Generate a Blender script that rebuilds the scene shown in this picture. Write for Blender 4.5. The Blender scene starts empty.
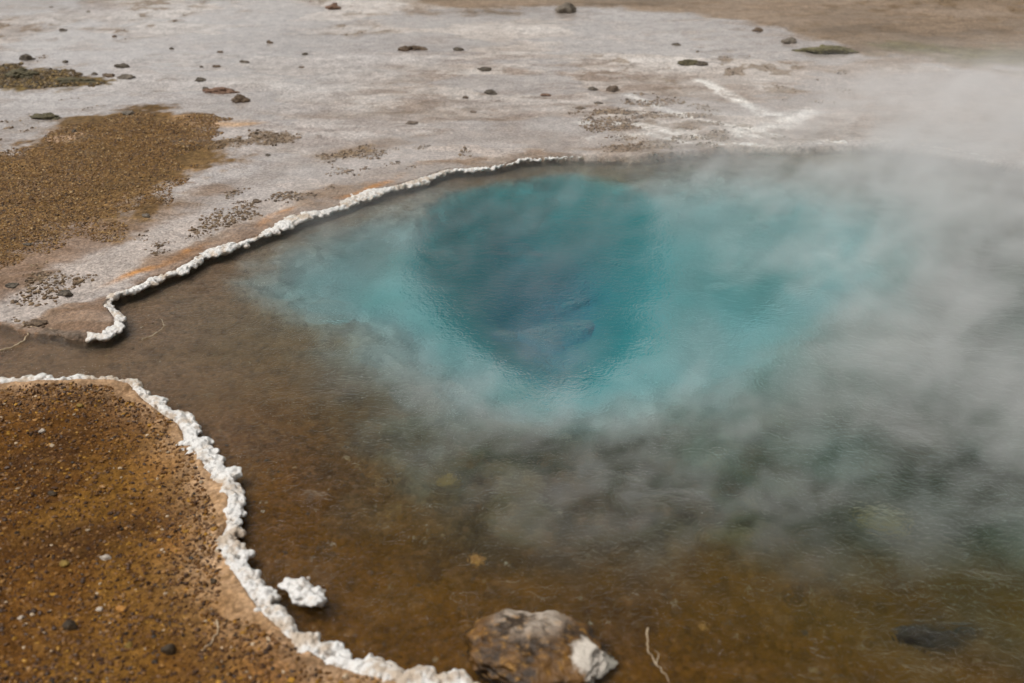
import bpy, bmesh, math, random
import numpy as np
from mathutils import Vector, noise as mnoise, Matrix

random.seed(7)
rng = np.random.default_rng(11)
R = math.radians
scene = bpy.context.scene
col = scene.collection

# ------------------------------------------------------------------ camera
CAM_H, PITCH, LENS, SENS = 1.7, R(27), 40.0, 36.0
FPX = 1024 * LENS / SENS
cam_d = bpy.data.cameras.new('camera')
cam = bpy.data.objects.new('camera', cam_d)
col.objects.link(cam)
cam.location = (0, 0, CAM_H)
cam.rotation_euler = (math.pi / 2 - PITCH, 0, 0)
cam_d.lens = LENS
cam_d.sensor_width = SENS
cam_d.clip_start = 0.05
cam_d.clip_end = 2000
cam_d.dof.use_dof = True
cam_d.dof.focus_distance = 4.0
cam_d.dof.aperture_fstop = 2.6
scene.camera = cam


def ray(px, py):
    a, b = (px - 512) / FPX, (341.5 - py) / FPX
    return (a, math.cos(PITCH) + b * math.sin(PITCH), -math.sin(PITCH) + b * math.cos(PITCH))


def at(px, py, z=0.0):
    dx, dy, dz = ray(px, py)
    t = (z - CAM_H) / dz
    return (dx * t, dy * t)


def at_bed(px, py, depth):
    """where a point on the pool bed lies that is seen through the water at this place"""
    dx, dy, dz = ray(px, py)
    x, y = at(px, py)
    hl = math.hypot(dx, dy)
    s = hl / math.sqrt(hl * hl + dz * dz) / 1.33
    k = depth * s / math.sqrt(1 - s * s)
    return (x + dx / hl * k, y + dy / hl * k)


def P(pts, z=0.0):
    return np.array([at(a, b, z) for a, b in pts])


# ------------------------------------------------------------------ numpy noise
def _hash(ix, iy, seed):
    h = (ix.astype(np.int64) * 374761393 + iy.astype(np.int64) * 668265263 + seed * 974634777) & 0x7fffffff
    h = ((h ^ (h >> 13)) * 1274126177) & 0x7fffffff
    return ((h ^ (h >> 16)) & 0xffff).astype(np.float32) / 65535.0


def vnoise(x, y, seed=0):
    ix, iy = np.floor(x), np.floor(y)
    fx, fy = (x - ix).astype(np.float32), (y - iy).astype(np.float32)
    fx = fx * fx * fx * (fx * (fx * 6 - 15) + 10)
    fy = fy * fy * fy * (fy * (fy * 6 - 15) + 10)
    a, b = _hash(ix, iy, seed), _hash(ix + 1, iy, seed)
    c, d = _hash(ix, iy + 1, seed), _hash(ix + 1, iy + 1, seed)
    return (a + (b - a) * fx) * (1 - fy) + (c + (d - c) * fx) * fy


def fbm(x, y, scale, octv=4, seed=0, gain=0.5):
    """-1..1"""
    s, amp, tot = 0, 1.0, 0
    c, sn = 0.8, 0.6
    X, Y = x * scale, y * scale
    for i in range(octv):
        s = s + amp * (vnoise(X, Y, seed + i * 17) * 2 - 1)
        tot += amp
        amp *= gain
        X, Y = (X * c - Y * sn) * 2.03 + 5.2, (X * sn + Y * c) * 2.03 + 1.7
    return s / tot


def sst(x, a, b):
    t = np.clip((x - a) / (b - a), 0, 1)
    return t * t * (3 - 2 * t)


def seg_dist(X, Y, pts, closed=False):
    d = np.full(X.shape, 1e9, np.float32)
    n = len(pts)
    for i in range(n if closed else n - 1):
        x0, y0 = pts[i]
        x1, y1 = pts[(i + 1) % n]
        ex, ey = x1 - x0, y1 - y0
        L = ex * ex + ey * ey + 1e-12
        t = np.clip(((X - x0) * ex + (Y - y0) * ey) / L, 0, 1)
        dd = (X - x0 - t * ex) ** 2 + (Y - y0 - t * ey) ** 2
        np.minimum(d, dd, out=d)
    return np.sqrt(d)


def sdist(X, Y, pts):
    """positive inside"""
    d = seg_dist(X, Y, pts, True)
    ins = np.zeros(X.shape, bool)
    n = len(pts)
    for i in range(n):
        x0, y0 = pts[i]
        x1, y1 = pts[(i + 1) % n]
        if y0 == y1:
            continue
        c = ((y0 > Y) != (y1 > Y)) & (X < (x1 - x0) * (Y - y0) / (y1 - y0) + x0)
        ins ^= c
    return np.where(ins, d, -d)


# ------------------------------------------------------------------ outlines, on the water plane
RIM_FAR = [(88, 337), (104, 337), (120, 328), (118, 316), (105, 307), (112, 297), (140, 288), (152, 281), (180, 271),
           (205, 257), (240, 244), (275, 231), (300, 219), (340, 207), (385, 190), (420, 182), (450, 171),
           (490, 169), (520, 161), (550, 159), (585, 158)]
RIM_NEAR = [(-160, 408), (-70, 393), (0, 384), (50, 381), (110, 380), (135, 385), (150, 401), (165, 413), (185, 426), (190, 440),
            (205, 455), (214, 470), (230, 480), (236, 500), (234, 520), (226, 540), (234, 560), (243, 575), (253, 590),
            (264, 606), (279, 622), (298, 638), (316, 650), (334, 661), (360, 671), (400, 678), (440, 683), (475, 694), (540, 712), (640, 728)]
SHORE_FAR = [(640, 160), (680, 155), (730, 150), (800, 150), (880, 147), (940, 154), (985, 162), (1030, 170)]
OUTLET_UP = [(-170, 330), (-60, 326), (0, 322), (40, 328), (70, 335)]
pool = [tuple(p) for p in P(RIM_FAR + SHORE_FAR, .018)]
pool += [(3.6, 5.5), (4.3, 4.9), (4.6, 4.0), (4.2, 2.9), (3.3, 2.0), (2.2, 1.55), (1.2, 1.45), (0.5, 1.5)]
pool += [tuple(p) for p in P(RIM_NEAR[::-1], .018)]
pool += [(-2.9, 3.3), (-3.3, 3.7), (-2.9, 4.1)] + [tuple(p) for p in P(OUTLET_UP)]
pool = np.array(pool)

# ------------------------------------------------------------------ ground sheet (land and pool bed)
def axis(breaks):
    out = [breaks[0][0]]
    for (a, b, s0, s1) in breaks:
        x = a
        while x < b - 1e-6:
            t = (x - a) / (b - a)
            x += s0 + (s1 - s0) * t
            out.append(min(x, b))
    return np.array(out)


xa = axis([(0, 1.2, .0055, .0065), (1.2, 5.2, .0065, .016), (5.2, 12, .03, .6), (12, 400, 1, 70)])
xs = np.concatenate([-xa[:0:-1], xa])
yp = axis([(1.3, 3.2, .0055, .0075), (3.2, 7, .0075, .017), (7, 11, .017, .03), (11, 20, .06, .8), (20, 600, 1.5, 90)])
yn = axis([(-1.3, 3, .05, .4), (3, 300, .8, 60)])
ys = np.concatenate([-yn[:0:-1], yp])
nx, ny = len(xs), len(ys)
X, Y = np.meshgrid(xs.astype(np.float32), ys.astype(np.float32))
X, Y = X.ravel(), Y.ravel()
print('grid', nx, ny, nx * ny)

sel = (np.abs(X) < 6) & (Y > 0.9) & (Y < 12)
def on_sel(f, fill):
    o = np.full(X.shape, fill, np.float32)
    o[sel] = f(X[sel], Y[sel])
    return o

sd = on_sel(lambda a, b: sdist(a, b, pool), -5.0)
rf = P(RIM_FAR, .018)
rn = P(RIM_NEAR, .018)
dfar = on_sel(lambda a, b: seg_dist(a, b, rf), 9.0)
dnear = on_sel(lambda a, b: seg_dist(a, b, rn), 9.0)

HOLE = [(408, 280), (420, 246), (465, 224), (540, 210), (620, 206), (664, 230), (672, 290), (660, 340), (630, 380), (590, 404), (542, 408), (500, 388), (458, 354), (428, 322)]
BASIN = [(280, 296), (305, 268), (378, 240), (455, 220), (560, 204), (700, 197), (800, 200), (880, 220), (880, 280), (800, 340),
         (730, 392), (670, 418), (600, 438), (520, 432), (455, 408), (395, 368), (330, 330)]
hole = np.array([at_bed(a, b, 0.5) for a, b in HOLE])
basin = np.array([at_bed(a, b, 0.25) for a, b in BASIN])
sh = on_sel(lambda a, b: sdist(a, b, hole), -5.0)
sb = on_sel(lambda a, b: sdist(a, b, basin), -5.0)

n_lo = fbm(X, Y, 0.9, 4, 3)
n_mid = fbm(X, Y, 4.0, 5, 5)
n_hi = fbm(X, Y, 22.0, 4, 9)
n_gr = fbm(X, Y, 60.0, 3, 21, 0.7)
n_str = fbm(X * 0.5, Y * 1.4, 2.4, 5, 31)       # long streaks across the flats

outl = sst(-X, 1.35, 1.5) * sst(Y, 3.12, 3.25)
sdw = sd + 0.006 * n_hi - outl * np.clip(.06 + .11 * n_mid + .04 * n_hi, 0, .2)
sbw = sb + 0.16 * n_mid + 0.04 * n_hi
shw = sh + 0.09 * n_mid + 0.03 * n_hi

pud = sst(fbm(X * .6, Y * 1.25, 1.7, 6, 181, .55), -.08, 0.06) * sst(Y + .3 * n_mid, 4.0, 4.9)
# bed
right = sst(X, 0.0, 2.2)
shelf = 0.030 + 0.045 * sst(sdw, 0.02, 0.5) + (0.03 + 0.28 * right) * sst(sdw, 0.25, 1.25)
shelf *= 0.55 + 0.45 * sst(X, -2.2, -1.0)
depth = shelf + (0.27 - 0.08 * right) * sst(sbw, -0.12, 0.40)
depth = depth + 0.55 * sst(shw, -0.04, 0.50) + 0.18 * sst(shw, 0.35, 0.6)
bed = -depth + 0.016 * n_mid + 0.005 * n_hi + 0.10 * n_mid * sst(sbw, 0.1, 0.6) * sst(shw, -.2, .2)
# land
outlet = sst(-X, 1.40, 1.6) * sst(Y, 3.18, 3.32)
step = sst(-sdw, -0.004, 0.020) * (1 - outlet) + outlet * sst(-sdw - .04 * n_mid, -.25, 0.35)
flat = 0.028 + (0.012 * n_str + 0.010 * n_mid + 0.004 * n_hi) * (1 - .88 * pud)
flat += 0.02 * sst(-sd, 0.4, 2.0) + 0.012 * sst(-sd, 2, 6)
flat = np.maximum(flat, 0.012)
flat += sst(np.hypot(X, Y), 9, 40) * (0.3 + 0.8 * n_lo + 0.6 * fbm(X, Y, .08, 3, 77))
near_land = (sd < 0) & (Y < 3.2) & (X < 1.5)
gravel_near = 0.018 + 0.012 * n_mid + 0.007 * n_hi + 0.0028 * n_gr + 0.012 * np.exp(-(dnear / 0.08) ** 2)
flat = np.where(near_land, gravel_near, flat)
land = -0.05 + step * (flat + 0.05)
Z = np.where(sdw > 0, np.minimum(bed, -0.012), land)
edge = (sdw > 0) & (sdw < 0.03)
Z = np.where(edge, -0.05 + (Z + 0.05) * sst(sdw, 0, 0.03), Z)
Z = np.where((outlet > 0) & (sdw < .25) , np.where(sdw > 0, np.minimum(Z, -.004), np.maximum(Z, .004 - .02*(sdw>-.01))), Z)

# ---- colours of the ground itself
def region(pts, warp=0.12, soft=0.05, z=0.02, hi=0.03, warpn=None):
    p = P(pts, z)
    s = on_sel(lambda a, b: sdist(a, b, p), -5.0)
    w = n_mid if warpn is None else warpn
    return sst(s + warp * w + hi * n_hi, -soft, soft)


C = np.empty((X.size, 3), np.float32)
def mixc(mask, c):
    m = np.clip(mask, 0, 1)[:, None]
    C[:] = C * (1 - m) + np.array(c, np.float32)[None, :] * m

C[:] = (0.42, 0.36, 0.315)
far_brown = sst(np.hypot(X, Y), 9.5, 14)
mixc(sst(n_str, -0.05, 0.45) * 0.7, (0.54, 0.495, 0.455))
mixc(sst(-n_str, 0.10, 0.4) * 0.6, (0.30, 0.235, 0.185))
n_s2 = fbm(X * 0.6, Y * 1.5, 6.5, 6, 131, .62)
n_s3 = fbm(X * 0.7, Y * 1.4, 1.3, 6, 141, .6)
mixc(sst(n_s2, -0.03, 0.2) * 0.7, (0.25, 0.19, 0.15))
mixc(sst(fbm(X * .7, Y * 1.2, 12, 5, 171, .65), 0.1, 0.3) * sst(fbm(X, Y, 1.5, 3, 173), -.15, .25) * 0.55, (0.19, 0.135, 0.09))
mixc(sst(-n_s2, 0.12, 0.4) * 0.45, (0.56, 0.52, 0.485))
mixc(sst(n_s3, 0.0, 0.3) * sst(-X, -2, 2) * 0.5, (0.42, 0.385, 0.375))
WHITE_FLAT = [(130, 6), (300, -6), (410, 2), (430, 20), (560, 22), (640, 22), (740, 36), (800, 60), (800, 85), (640, 72), (480, 50), (330, 30), (200, 40), (110, 30)]
mixc(region(WHITE_FLAT, .25, .35) * 0.55, (0.64, 0.60, 0.565))
# pale grey wet flat on the left
mixc(region([(0, 12), (300, 20), (430, 60), (330, 110), (120, 110), (0, 130)], .25, .4) * 0.6, (0.50, 0.475, 0.46))
# pinkish runoff channel
mixc(region([(440, 140), (360, 160), (290, 180), (200, 215), (120, 245), (30, 282), (10, 300), (60, 290), (130, 262), (230, 215), (330, 180), (440, 158)], .03, .05) * 0.85, (0.47, 0.40, 0.36))
# brown shore strips
mixc(region([(-200, 262), (0, 262), (100, 232), (120, 250), (60, 290), (80, 334), (0, 325), (-200, 330)], .15, .15) * 0.75, (0.23, 0.15, 0.098))
mixc(sst(-np.abs(dfar + 0.05 * n_mid - 0.20), -0.20, -0.06) * (sd < 0) * sst(1.2 - X, 0.4, 1.0) * 0.75, (0.30, 0.20, 0.125))
crumb = sst(fbm(X, Y, 9, 4, 51), 0.12, 0.3) * sst(-np.abs(dfar - 0.30 + 0.1 * n_lo), -0.24, -0.06) * (sd < 0) * (Y > 3.3) * (X < -.2)
mixc(crumb * 0.8, (0.13, 0.085, 0.045))
chp = P([(500, 146), (400, 157), (340, 172), (270, 196), (200, 223), (120, 256), (50, 292), (-20, 318)], .03)
dch = on_sel(lambda a, b: seg_dist(a, b, chp), 9.0) + .10 * n_mid + .03 * n_hi
mixc(sst(-np.abs(dch - .24), -.13, -.03) * .6 * (sd < 0), (0.24, 0.165, 0.11))
mixc((1 - sst(dch, .07, .14)) * .75 * (sd < 0), (0.50, 0.445, 0.41))
orange = sst(-np.abs(dfar - 0.065 + 0.09 * n_mid + .02 * n_hi), -0.045, -0.005) * (sd < 0) * sst(fbm(X, Y, 3.0, 4, 61), -0.12, 0.25) * (X < -0.25)
mixc(orange * 0.9, (0.50, 0.225, 0.055))
# tan fringe on the land side of the near rim
fr = np.exp(-((dnear + 0.05 * n_mid + .012 * n_hi) / 0.10) ** 2) * (sd < 0)
# near gravel
nl = near_land.astype(np.float32)
mixc(nl, (0.135, 0.058, 0.012))
mixc(nl * sst(n_mid, -0.1, 0.4) * 0.6, (0.09, 0.038, 0.009))
mixc(nl * sst(fbm(X, Y, 2.4, 4, 201), .0, .35) * .6, (0.23, 0.115, 0.022))
mixc(nl * sst(fbm(X, Y, 3.1, 4, 205), .1, .4) * .7, (0.055, 0.025, 0.008))
mixc(nl * sst(n_gr, 0.15, 0.5) * 0.5, (0.22, 0.11, 0.03))
mixc(nl * sst(-n_gr, 0.15, 0.5) * 0.6, (0.05, 0.022, 0.007))
mixc(nl * fr * (0.5 + 0.5 * sst(n_hi + n_gr, -.4, .3)), (0.50, 0.325, 0.19))
mixc(nl * np.exp(-((dnear - .13 + 0.05 * n_mid) / 0.05) ** 2) * sst(-Y, -2.9, -2.4) * sst(n_mid, -.4, .3) * 0.5, (0.36, 0.16, 0.04))
# brown gravel patch on the far flat
GP = [(-140, 165), (0, 152), (60, 135), (130, 120), (170, 116), (200, 122), (212, 150), (192, 172), (150, 192), (132, 214), (100, 234), (50, 246), (0, 268), (-140, 300)]
gp = region(GP, .34, .14, hi=.16)
mixc(gp, (0.235, 0.138, 0.058))
mixc(gp * sst(n_gr, 0.0, 0.4) * 0.6, (0.36, 0.22, 0.085))
mixc(gp * sst(fbm(X, Y * 1.5, 2.2, 4, 191), 0.0, .3) * .6, (0.13, 0.07, 0.025))
mixc(gp * sst(-n_gr, 0.0, 0.4) * 0.7, (0.08, 0.052, 0.028))
mixc(gp * sst(n_mid, 0.1, 0.5) * 0.5, (0.11, 0.073, 0.035))
mixc(region([(175, 120), (235, 122), (268, 126), (235, 131), (180, 131)], .06, .03) * 0.8, (0.52, 0.33, 0.18))
mixc(region([(50, 142), (85, 138), (80, 146), (55, 147)], .03, .03) * 0.8, (0.62, 0.43, 0.29))
g2 = region([(215, 143), (260, 134), (295, 138), (285, 146), (230, 148), (190, 146)], .10, .04, hi=.12)
mixc(g2 * 0.85, (0.19, 0.13, 0.075))
g3 = region([(318, 158), (345, 153), (370, 147), (372, 152), (345, 160), (330, 164)], .05, .03, hi=.06)
mixc(g3 * 0.85, (0.24, 0.15, 0.06))
# dark moss patches
m1 = region([(-140, 60), (0, 70), (35, 73), (70, 76), (118, 84), (115, 90), (80, 90), (30, 96), (0, 92), (-140, 90)], .14, .06, hi=.12)
mixc(m1, (0.13, 0.09, 0.04))
mixc(m1 * sst(n_gr + n_hi, 0.1, 0.5) * .7, (0.27, 0.19, 0.075))
mixc(m1 * sst(-n_gr - n_hi, 0.1, 0.5) * .7, (0.045, 0.035, 0.018))
m2 = region([(-100, -20), (110, -8), (95, 4), (20, 18), (-100, 25)], .3, .1)
mixc(m2 * 0.9, (0.20, 0.14, 0.085))
# far right brown land
FB = [(405, -30), (408, 4), (425, 16), (560, 15), (630, 14), (700, 22), (760, 30), (800, 44), (850, 56), (900, 66), (960, 74), (1100, 84), (1100, -30)]
fb = np.maximum(region(FB, .35, .15), far_brown * sst(X + 4, -1, 3))
mixc(fb, (0.25, 0.185, 0.13))
mixc(fb * sst(n_str, 0.05, 0.4) * 0.6, (0.33, 0.25, 0.185))
mixc(fb * sst(-n_str, 0.05, 0.4) * 0.7, (0.165, 0.12, 0.08))
gm = region([(870, 42), (900, 46), (960, 50), (1100, 56), (1100, 78), (1000, 72), (940, 66), (890, 56)], .3, .12)
mixc(gm * 0.85, (0.155, 0.135, 0.075))
mixc(gm * sst(n_hi, 0, .4) * 0.6, (0.23, 0.20, 0.10))
# warm mauve mud on right flats
mixc(region([(760, 70), (900, 70), (1100, 95), (1100, 150), (900, 130), (800, 110)], .3, .3) * 0.6, (0.36, 0.295, 0.25))
mixc(region([(850, 80), (930, 82), (1010, 100), (1010, 112), (930, 100)], .2, .08) * 0.6, (0.27, 0.20, 0.15))
# speckle dark crumbs over all flats
crm = sst(fbm(X, Y, 7.5, 4, 91), 0.24, 0.36) * (sd < -0.05) * (Y > 4.4) * sst(fbm(X, Y, .8, 3, 97), -0.1, 0.35)
mixc(crm * 0.7, (0.20, 0.14, 0.085))
crm2 = region([(590, 110), (640, 95), (700, 112), (716, 140), (680, 152), (600, 150), (580, 130)], .2, .2) * sst(fbm(X, Y * 2.5, 5.5, 4, 93), 0.02, 0.2)
mixc(crm2 * 0.8, (0.21, 0.145, 0.09))
mixc(pud * (sd < 0) * (1 - nl) * (1 - gp) * (1 - m1) * (1 - fb) * .5, (0.43, 0.385, 0.36))
lowl = sst(-(Y + .4 * n_mid - .25 * X), -5.1, -4.3) * (sd < 0) * (1 - nl) * (1 - gp) * (X < .5) * sst(dch, .10, .2)
mixc(lowl * .65, (0.27, 0.175, 0.115))
mixc(lowl * sst(n_s2, -.05, .15) * .5, (0.17, 0.105, 0.065))
# white mineral runs
def line(pts, w, warp=.07):
    p = P(pts, .02)
    d = on_sel(lambda a, b: seg_dist(a, b, p), 9.0)
    return 1 - sst(d + warp * n_mid + warp * .5 * n_hi, w * .5, w * 1.3)
WR = np.zeros_like(X)
for pts, w in [([(630, 98), (660, 110), (700, 122), (735, 130), (752, 140)], .05), ([(585, 124), (640, 127), (700, 140)], .05),
               ([(700, 84), (735, 100), (765, 116), (808, 117)], .06), ([(808, 114), (775, 128), (755, 138)], .09),
               ([(746, 132), (758, 142)], .12), ([(590, 140), (650, 136), (690, 145)], .03)]:
    WR = np.maximum(WR, line(pts, w))
mixc(WR * sst(n_mid + .6 * n_hi, -.5, .3) * 0.9, (0.80, 0.775, 0.73))

# bed colours
inw = sst(sdw, -0.02, 0.0)
mixc(inw, (0.225, 0.095, 0.022))
mixc(inw * sst(-Y, -3.1, -2.2), (0.185, 0.076, 0.007))
gzn = inw * sst(X + (Y - 2.6) * .5 + .25 * n_mid, -.55, .1) * sst(Y + .2 * n_mid, 2.15, 2.6)
mixc(gzn, (0.125, 0.125, 0.082))
blot = fbm(X, Y, 3.2, 5, 221, .55)
mixc(gzn * sst(blot, 0.0, .28) * .85, (0.050, 0.042, 0.016))
mixc(gzn * sst(-blot, 0.10, .35) * .7, (0.24, 0.245, 0.19))
mixc(inw * sst(n_mid, 0, 0.5) * 0.5, (0.11, 0.052, 0.02))
mixc(inw * sst(n_gr + n_hi, 0.2, 0.7) * 0.4, (0.27, 0.14, 0.06))
mixc(inw * sst(-n_gr - n_hi, 0.25, 0.8) * 0.5, (0.07, 0.035, 0.014))
mixc(inw * sst(-X + .5 * (Y - 3), 0.2, 1.4) * 0.7, (0.30, 0.19, 0.12))
mixc(inw * right * 0.3, (0.075, 0.055, 0.022))
mixc(inw * right * sst(fbm(X, Y, 2.0, 4, 151), .05, .35) * 0.35, (0.19, 0.17, 0.085))
# pale sinter lining of the deep basin
mixc(inw * sst(sbw, -0.26, 0.02) * .5, (0.30, 0.30, 0.23))
mixc(inw * sst(sbw, -0.26, 0.18), (0.58, 0.61, 0.60))
mixc(inw * sst(sbw, 0.0, 0.2) * sst(n_mid, 0.1, .5) * 0.35, (0.45, 0.46, 0.38))
mixc(inw * sst(sbw, 0.10, .5) * sst(X, .45, 1.1) * 0.85, (0.30, 0.34, 0.31))
mixc(inw * sst(sbw, 0.05, .3) * sst(fbm(X, Y, 1.8, 4, 161), .0, .3) * sst(X, .3, 1.1) * 0.7, (0.17, 0.20, 0.18))
mixc(inw * sst(shw, -0.02, 0.09), (0.06, 0.40, 0.41))  # teal put into the hole's bed in place of light scattered by deep water
mixc(inw * sst(shw + .08 * n_mid, 0.22, 0.5), (0.03, 0.35, 0.44))
# pale stretches of bed close to the far shore
mixc(inw * sst(Y, 5.0, 6.2) * (1 - sst(sbw, -0.15, 0.1)) * 0.8, (0.46, 0.40, 0.34))
# pale ripples of silt
mixc(inw * sst(fbm(X, Y, 5, 4, 121), 0.22, 0.42) * (1 - sst(sbw, -0.3, 0)) * sst(Y, 2.1, 2.6) * sst(X, -.9, .1) * 0.3, (0.38, 0.28, 0.16))
under = np.exp(-(np.clip(sd, 0, 9) / 0.05) ** 2) * (sd > -0.01) * (dfar < .2)  # bed darkened beneath the far rim, shade of its overhang put into the colour
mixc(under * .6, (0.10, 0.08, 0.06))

# ---- wetness
wet = 0.45 + 0.55 * sst(-n_str + 0.25 * n_hi, -0.25, 0.25)
wet = wet * (1 - 0.75 * gp) * (1 - 0.8 * m1) * (1 - 0.65 * fb) * (1 - .6 * crumb) * (1 - .6 * crm) * (1 - .5 * WR)
wet = np.where(near_land, 0.16, wet)
wet = wet * .4 + .6 * pud * (1 - gp) * (1 - m1) * (1 - .7 * fb) * (1 - near_land)
wet = np.where(sd > 0, 0.0, wet)
wet = np.clip(wet * (1 - .5 * sst(n_s2, 0.05, .3) * (sd < 0)), 0, 1)


def grid_mesh(name, xs, ys, Z):
    me = bpy.data.meshes.new(name)
    nx, ny = len(xs), len(ys)
    V = np.empty((nx * ny, 3), np.float32)
    XX, YY = np.meshgrid(xs, ys)
    V[:, 0], V[:, 1], V[:, 2] = XX.ravel(), YY.ravel(), Z
    idx = np.arange(nx * ny, dtype=np.int32).reshape(ny, nx)
    q = np.stack([idx[:-1, :-1], idx[:-1, 1:], idx[1:, 1:], idx[1:, :-1]], -1).reshape(-1, 4)
    me.vertices.add(len(V))
    me.vertices.foreach_set('co', V.ravel())
    me.loops.add(q.size)
    me.loops.foreach_set('vertex_index', q.ravel())
    me.polygons.add(len(q))
    me.polygons.foreach_set('loop_start', np.arange(0, q.size, 4, dtype=np.int32))
    me.polygons.foreach_set('use_smooth', np.ones(len(q), bool))
    me.update(calc_edges=True)
    return me


# ------------------------------------------------------------------ materials
class NT:
    def __init__(s, name):
        s.m = bpy.data.materials.new(name)
        s.m.use_nodes = True
        s.t = s.m.node_tree
        s.t.nodes.clear()
        s.out = s.t.nodes.new('ShaderNodeOutputMaterial')

    def n(s, typ, **kw):
        nd = s.t.nodes.new('ShaderNode' + typ)
        for k, v in kw.items():
            if k.startswith('i_'):
                key = k[2:]
                key = int(key) if key.isdigit() else key.replace('_', ' ')
                if hasattr(v, 'is_output') or isinstance(v, bpy.types.NodeSocket):
                    s.t.links.new(v, nd.inputs[key])
                else:
                    nd.inputs[key].default_value = v
            else:
                setattr(nd, k, v)
        return nd

    def l(s, a, b):
        s.t.links.new(a, b)

    def math(s, op, a, b=None, c=None, clamp=False):
        nd = s.t.nodes.new('ShaderNodeMath')
        nd.operation = op
        nd.use_clamp = clamp
        for i, v in enumerate((a, b, c)):
            if v is None:
                continue
            if isinstance(v, bpy.types.NodeSocket):
                s.t.links.new(v, nd.inputs[i])
            else:
                nd.inputs[i].default_value = v
        return nd.outputs[0]

    def smooth(s, v, a, b, lo=0.0, hi=1.0):
        nd = s.t.nodes.new('ShaderNodeMapRange')
        nd.interpolation_type = 'SMOOTHSTEP'
        s.t.links.new(v, nd.inputs[0])
        for i, q in enumerate((a, b, lo, hi)):
            nd.inputs[1 + i].default_value = q
        return nd.outputs[0]

    def noise(s, vec, scale, detail=4, rough=.55, lac=2.0, dist=0):
        nd = s.t.nodes.new('ShaderNodeTexNoise')
        s.t.links.new(vec, nd.inputs['Vector'])
        nd.inputs['Scale'].default_value = scale
        nd.inputs['Detail'].default_value = detail
        nd.inputs['Roughness'].default_value = rough
        nd.inputs['Distortion'].default_value = dist
        return nd

    def mix(s, f, a, b, blend='MIX'):
        nd = s.t.nodes.new('ShaderNodeMix')
        nd.data_type = 'RGBA'
        nd.blend_type = blend
        for i, v in ((0, f), (6, a), (7, b)):
            if isinstance(v, bpy.types.NodeSocket):
                s.t.links.new(v, nd.inputs[i])
            elif i == 0:
                nd.inputs[i].default_value = v
            else:
                nd.inputs[i].default_value = (*v, 1)
        return nd.outputs[2]


# ground
g = NT('ground')
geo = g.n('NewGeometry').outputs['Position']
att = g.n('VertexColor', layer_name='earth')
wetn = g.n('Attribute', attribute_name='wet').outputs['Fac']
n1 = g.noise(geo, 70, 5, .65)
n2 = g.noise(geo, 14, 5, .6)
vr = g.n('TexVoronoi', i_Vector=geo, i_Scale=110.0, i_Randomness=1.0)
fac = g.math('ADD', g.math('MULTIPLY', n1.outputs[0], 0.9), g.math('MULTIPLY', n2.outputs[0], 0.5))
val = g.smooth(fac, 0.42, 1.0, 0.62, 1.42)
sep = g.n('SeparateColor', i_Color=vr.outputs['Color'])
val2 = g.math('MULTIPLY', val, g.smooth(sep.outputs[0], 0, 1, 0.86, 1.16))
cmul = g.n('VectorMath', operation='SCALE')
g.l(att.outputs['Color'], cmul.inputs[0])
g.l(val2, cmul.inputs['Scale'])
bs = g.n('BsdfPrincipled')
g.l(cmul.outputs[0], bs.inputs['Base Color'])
rn_ = g.noise(geo, 5, 4, .6)
w2 = g.math('MULTIPLY', wetn, g.smooth(rn_.outputs[0], 0.35, 0.6, 0.55, 1.0))
g.l(g.math('MULTIPLY_ADD', w2, -0.45, 0.80), bs.inputs['Roughness'])
g.l(g.smooth(wetn, .0, .75), bs.inputs['Coat Weight'])
g.l(g.math('MULTIPLY_ADD', wetn, .45, .04), bs.inputs['Specular IOR Level'])
g.l(g.smooth(wetn, .25, .75, .35, .04), bs.inputs['Coat Roughness'])
bs.inputs['Coat IOR'].default_value = 1.33
bmp = g.n('Bump', i_Strength=0.9, i_Distance=0.004)
hh = g.math('ADD', g.math('MULTIPLY', n1.outputs[0], 1.0), g.math('MULTIPLY', vr.outputs['Distance'], -0.7))
g.l(hh, bmp.inputs['Height'])
g.l(bmp.outputs[0], bs.inputs['Normal'])
bmp2 = g.n('Bump', i_Strength=0.35, i_Distance=0.003)
g.l(n2.outputs[0], bmp2.inputs['Height'])
g.l(g.smooth(wetn, .3, .8, .4, .05), bmp2.inputs['Strength'])
g.l(bmp2.outputs[0], bs.inputs['Coat Normal'])
g.l(bs.outputs[0], g.out.inputs['Surface'])

me = grid_mesh('ground', xs, ys, Z.astype(np.float32))
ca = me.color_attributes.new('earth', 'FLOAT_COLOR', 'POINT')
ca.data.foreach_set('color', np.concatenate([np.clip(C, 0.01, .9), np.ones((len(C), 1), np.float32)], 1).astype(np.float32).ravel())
wa = me.attributes.new('wet', 'FLOAT', 'POINT')
wa.data.foreach_set('value', wet.astype(np.float32))
me.materials.append(g.m)
ground = bpy.data.objects.new('ground', me)
ground['kind'] = 'structure'
col.objects.link(ground)
Zg = Z.reshape(ny, nx)


def gz(x, y):
    i = int(np.clip(np.searchsorted(xs, x), 1, nx - 1))
    j = int(np.clip(np.searchsorted(ys, y), 1, ny - 1))
    return float(Zg[j, i])


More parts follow.
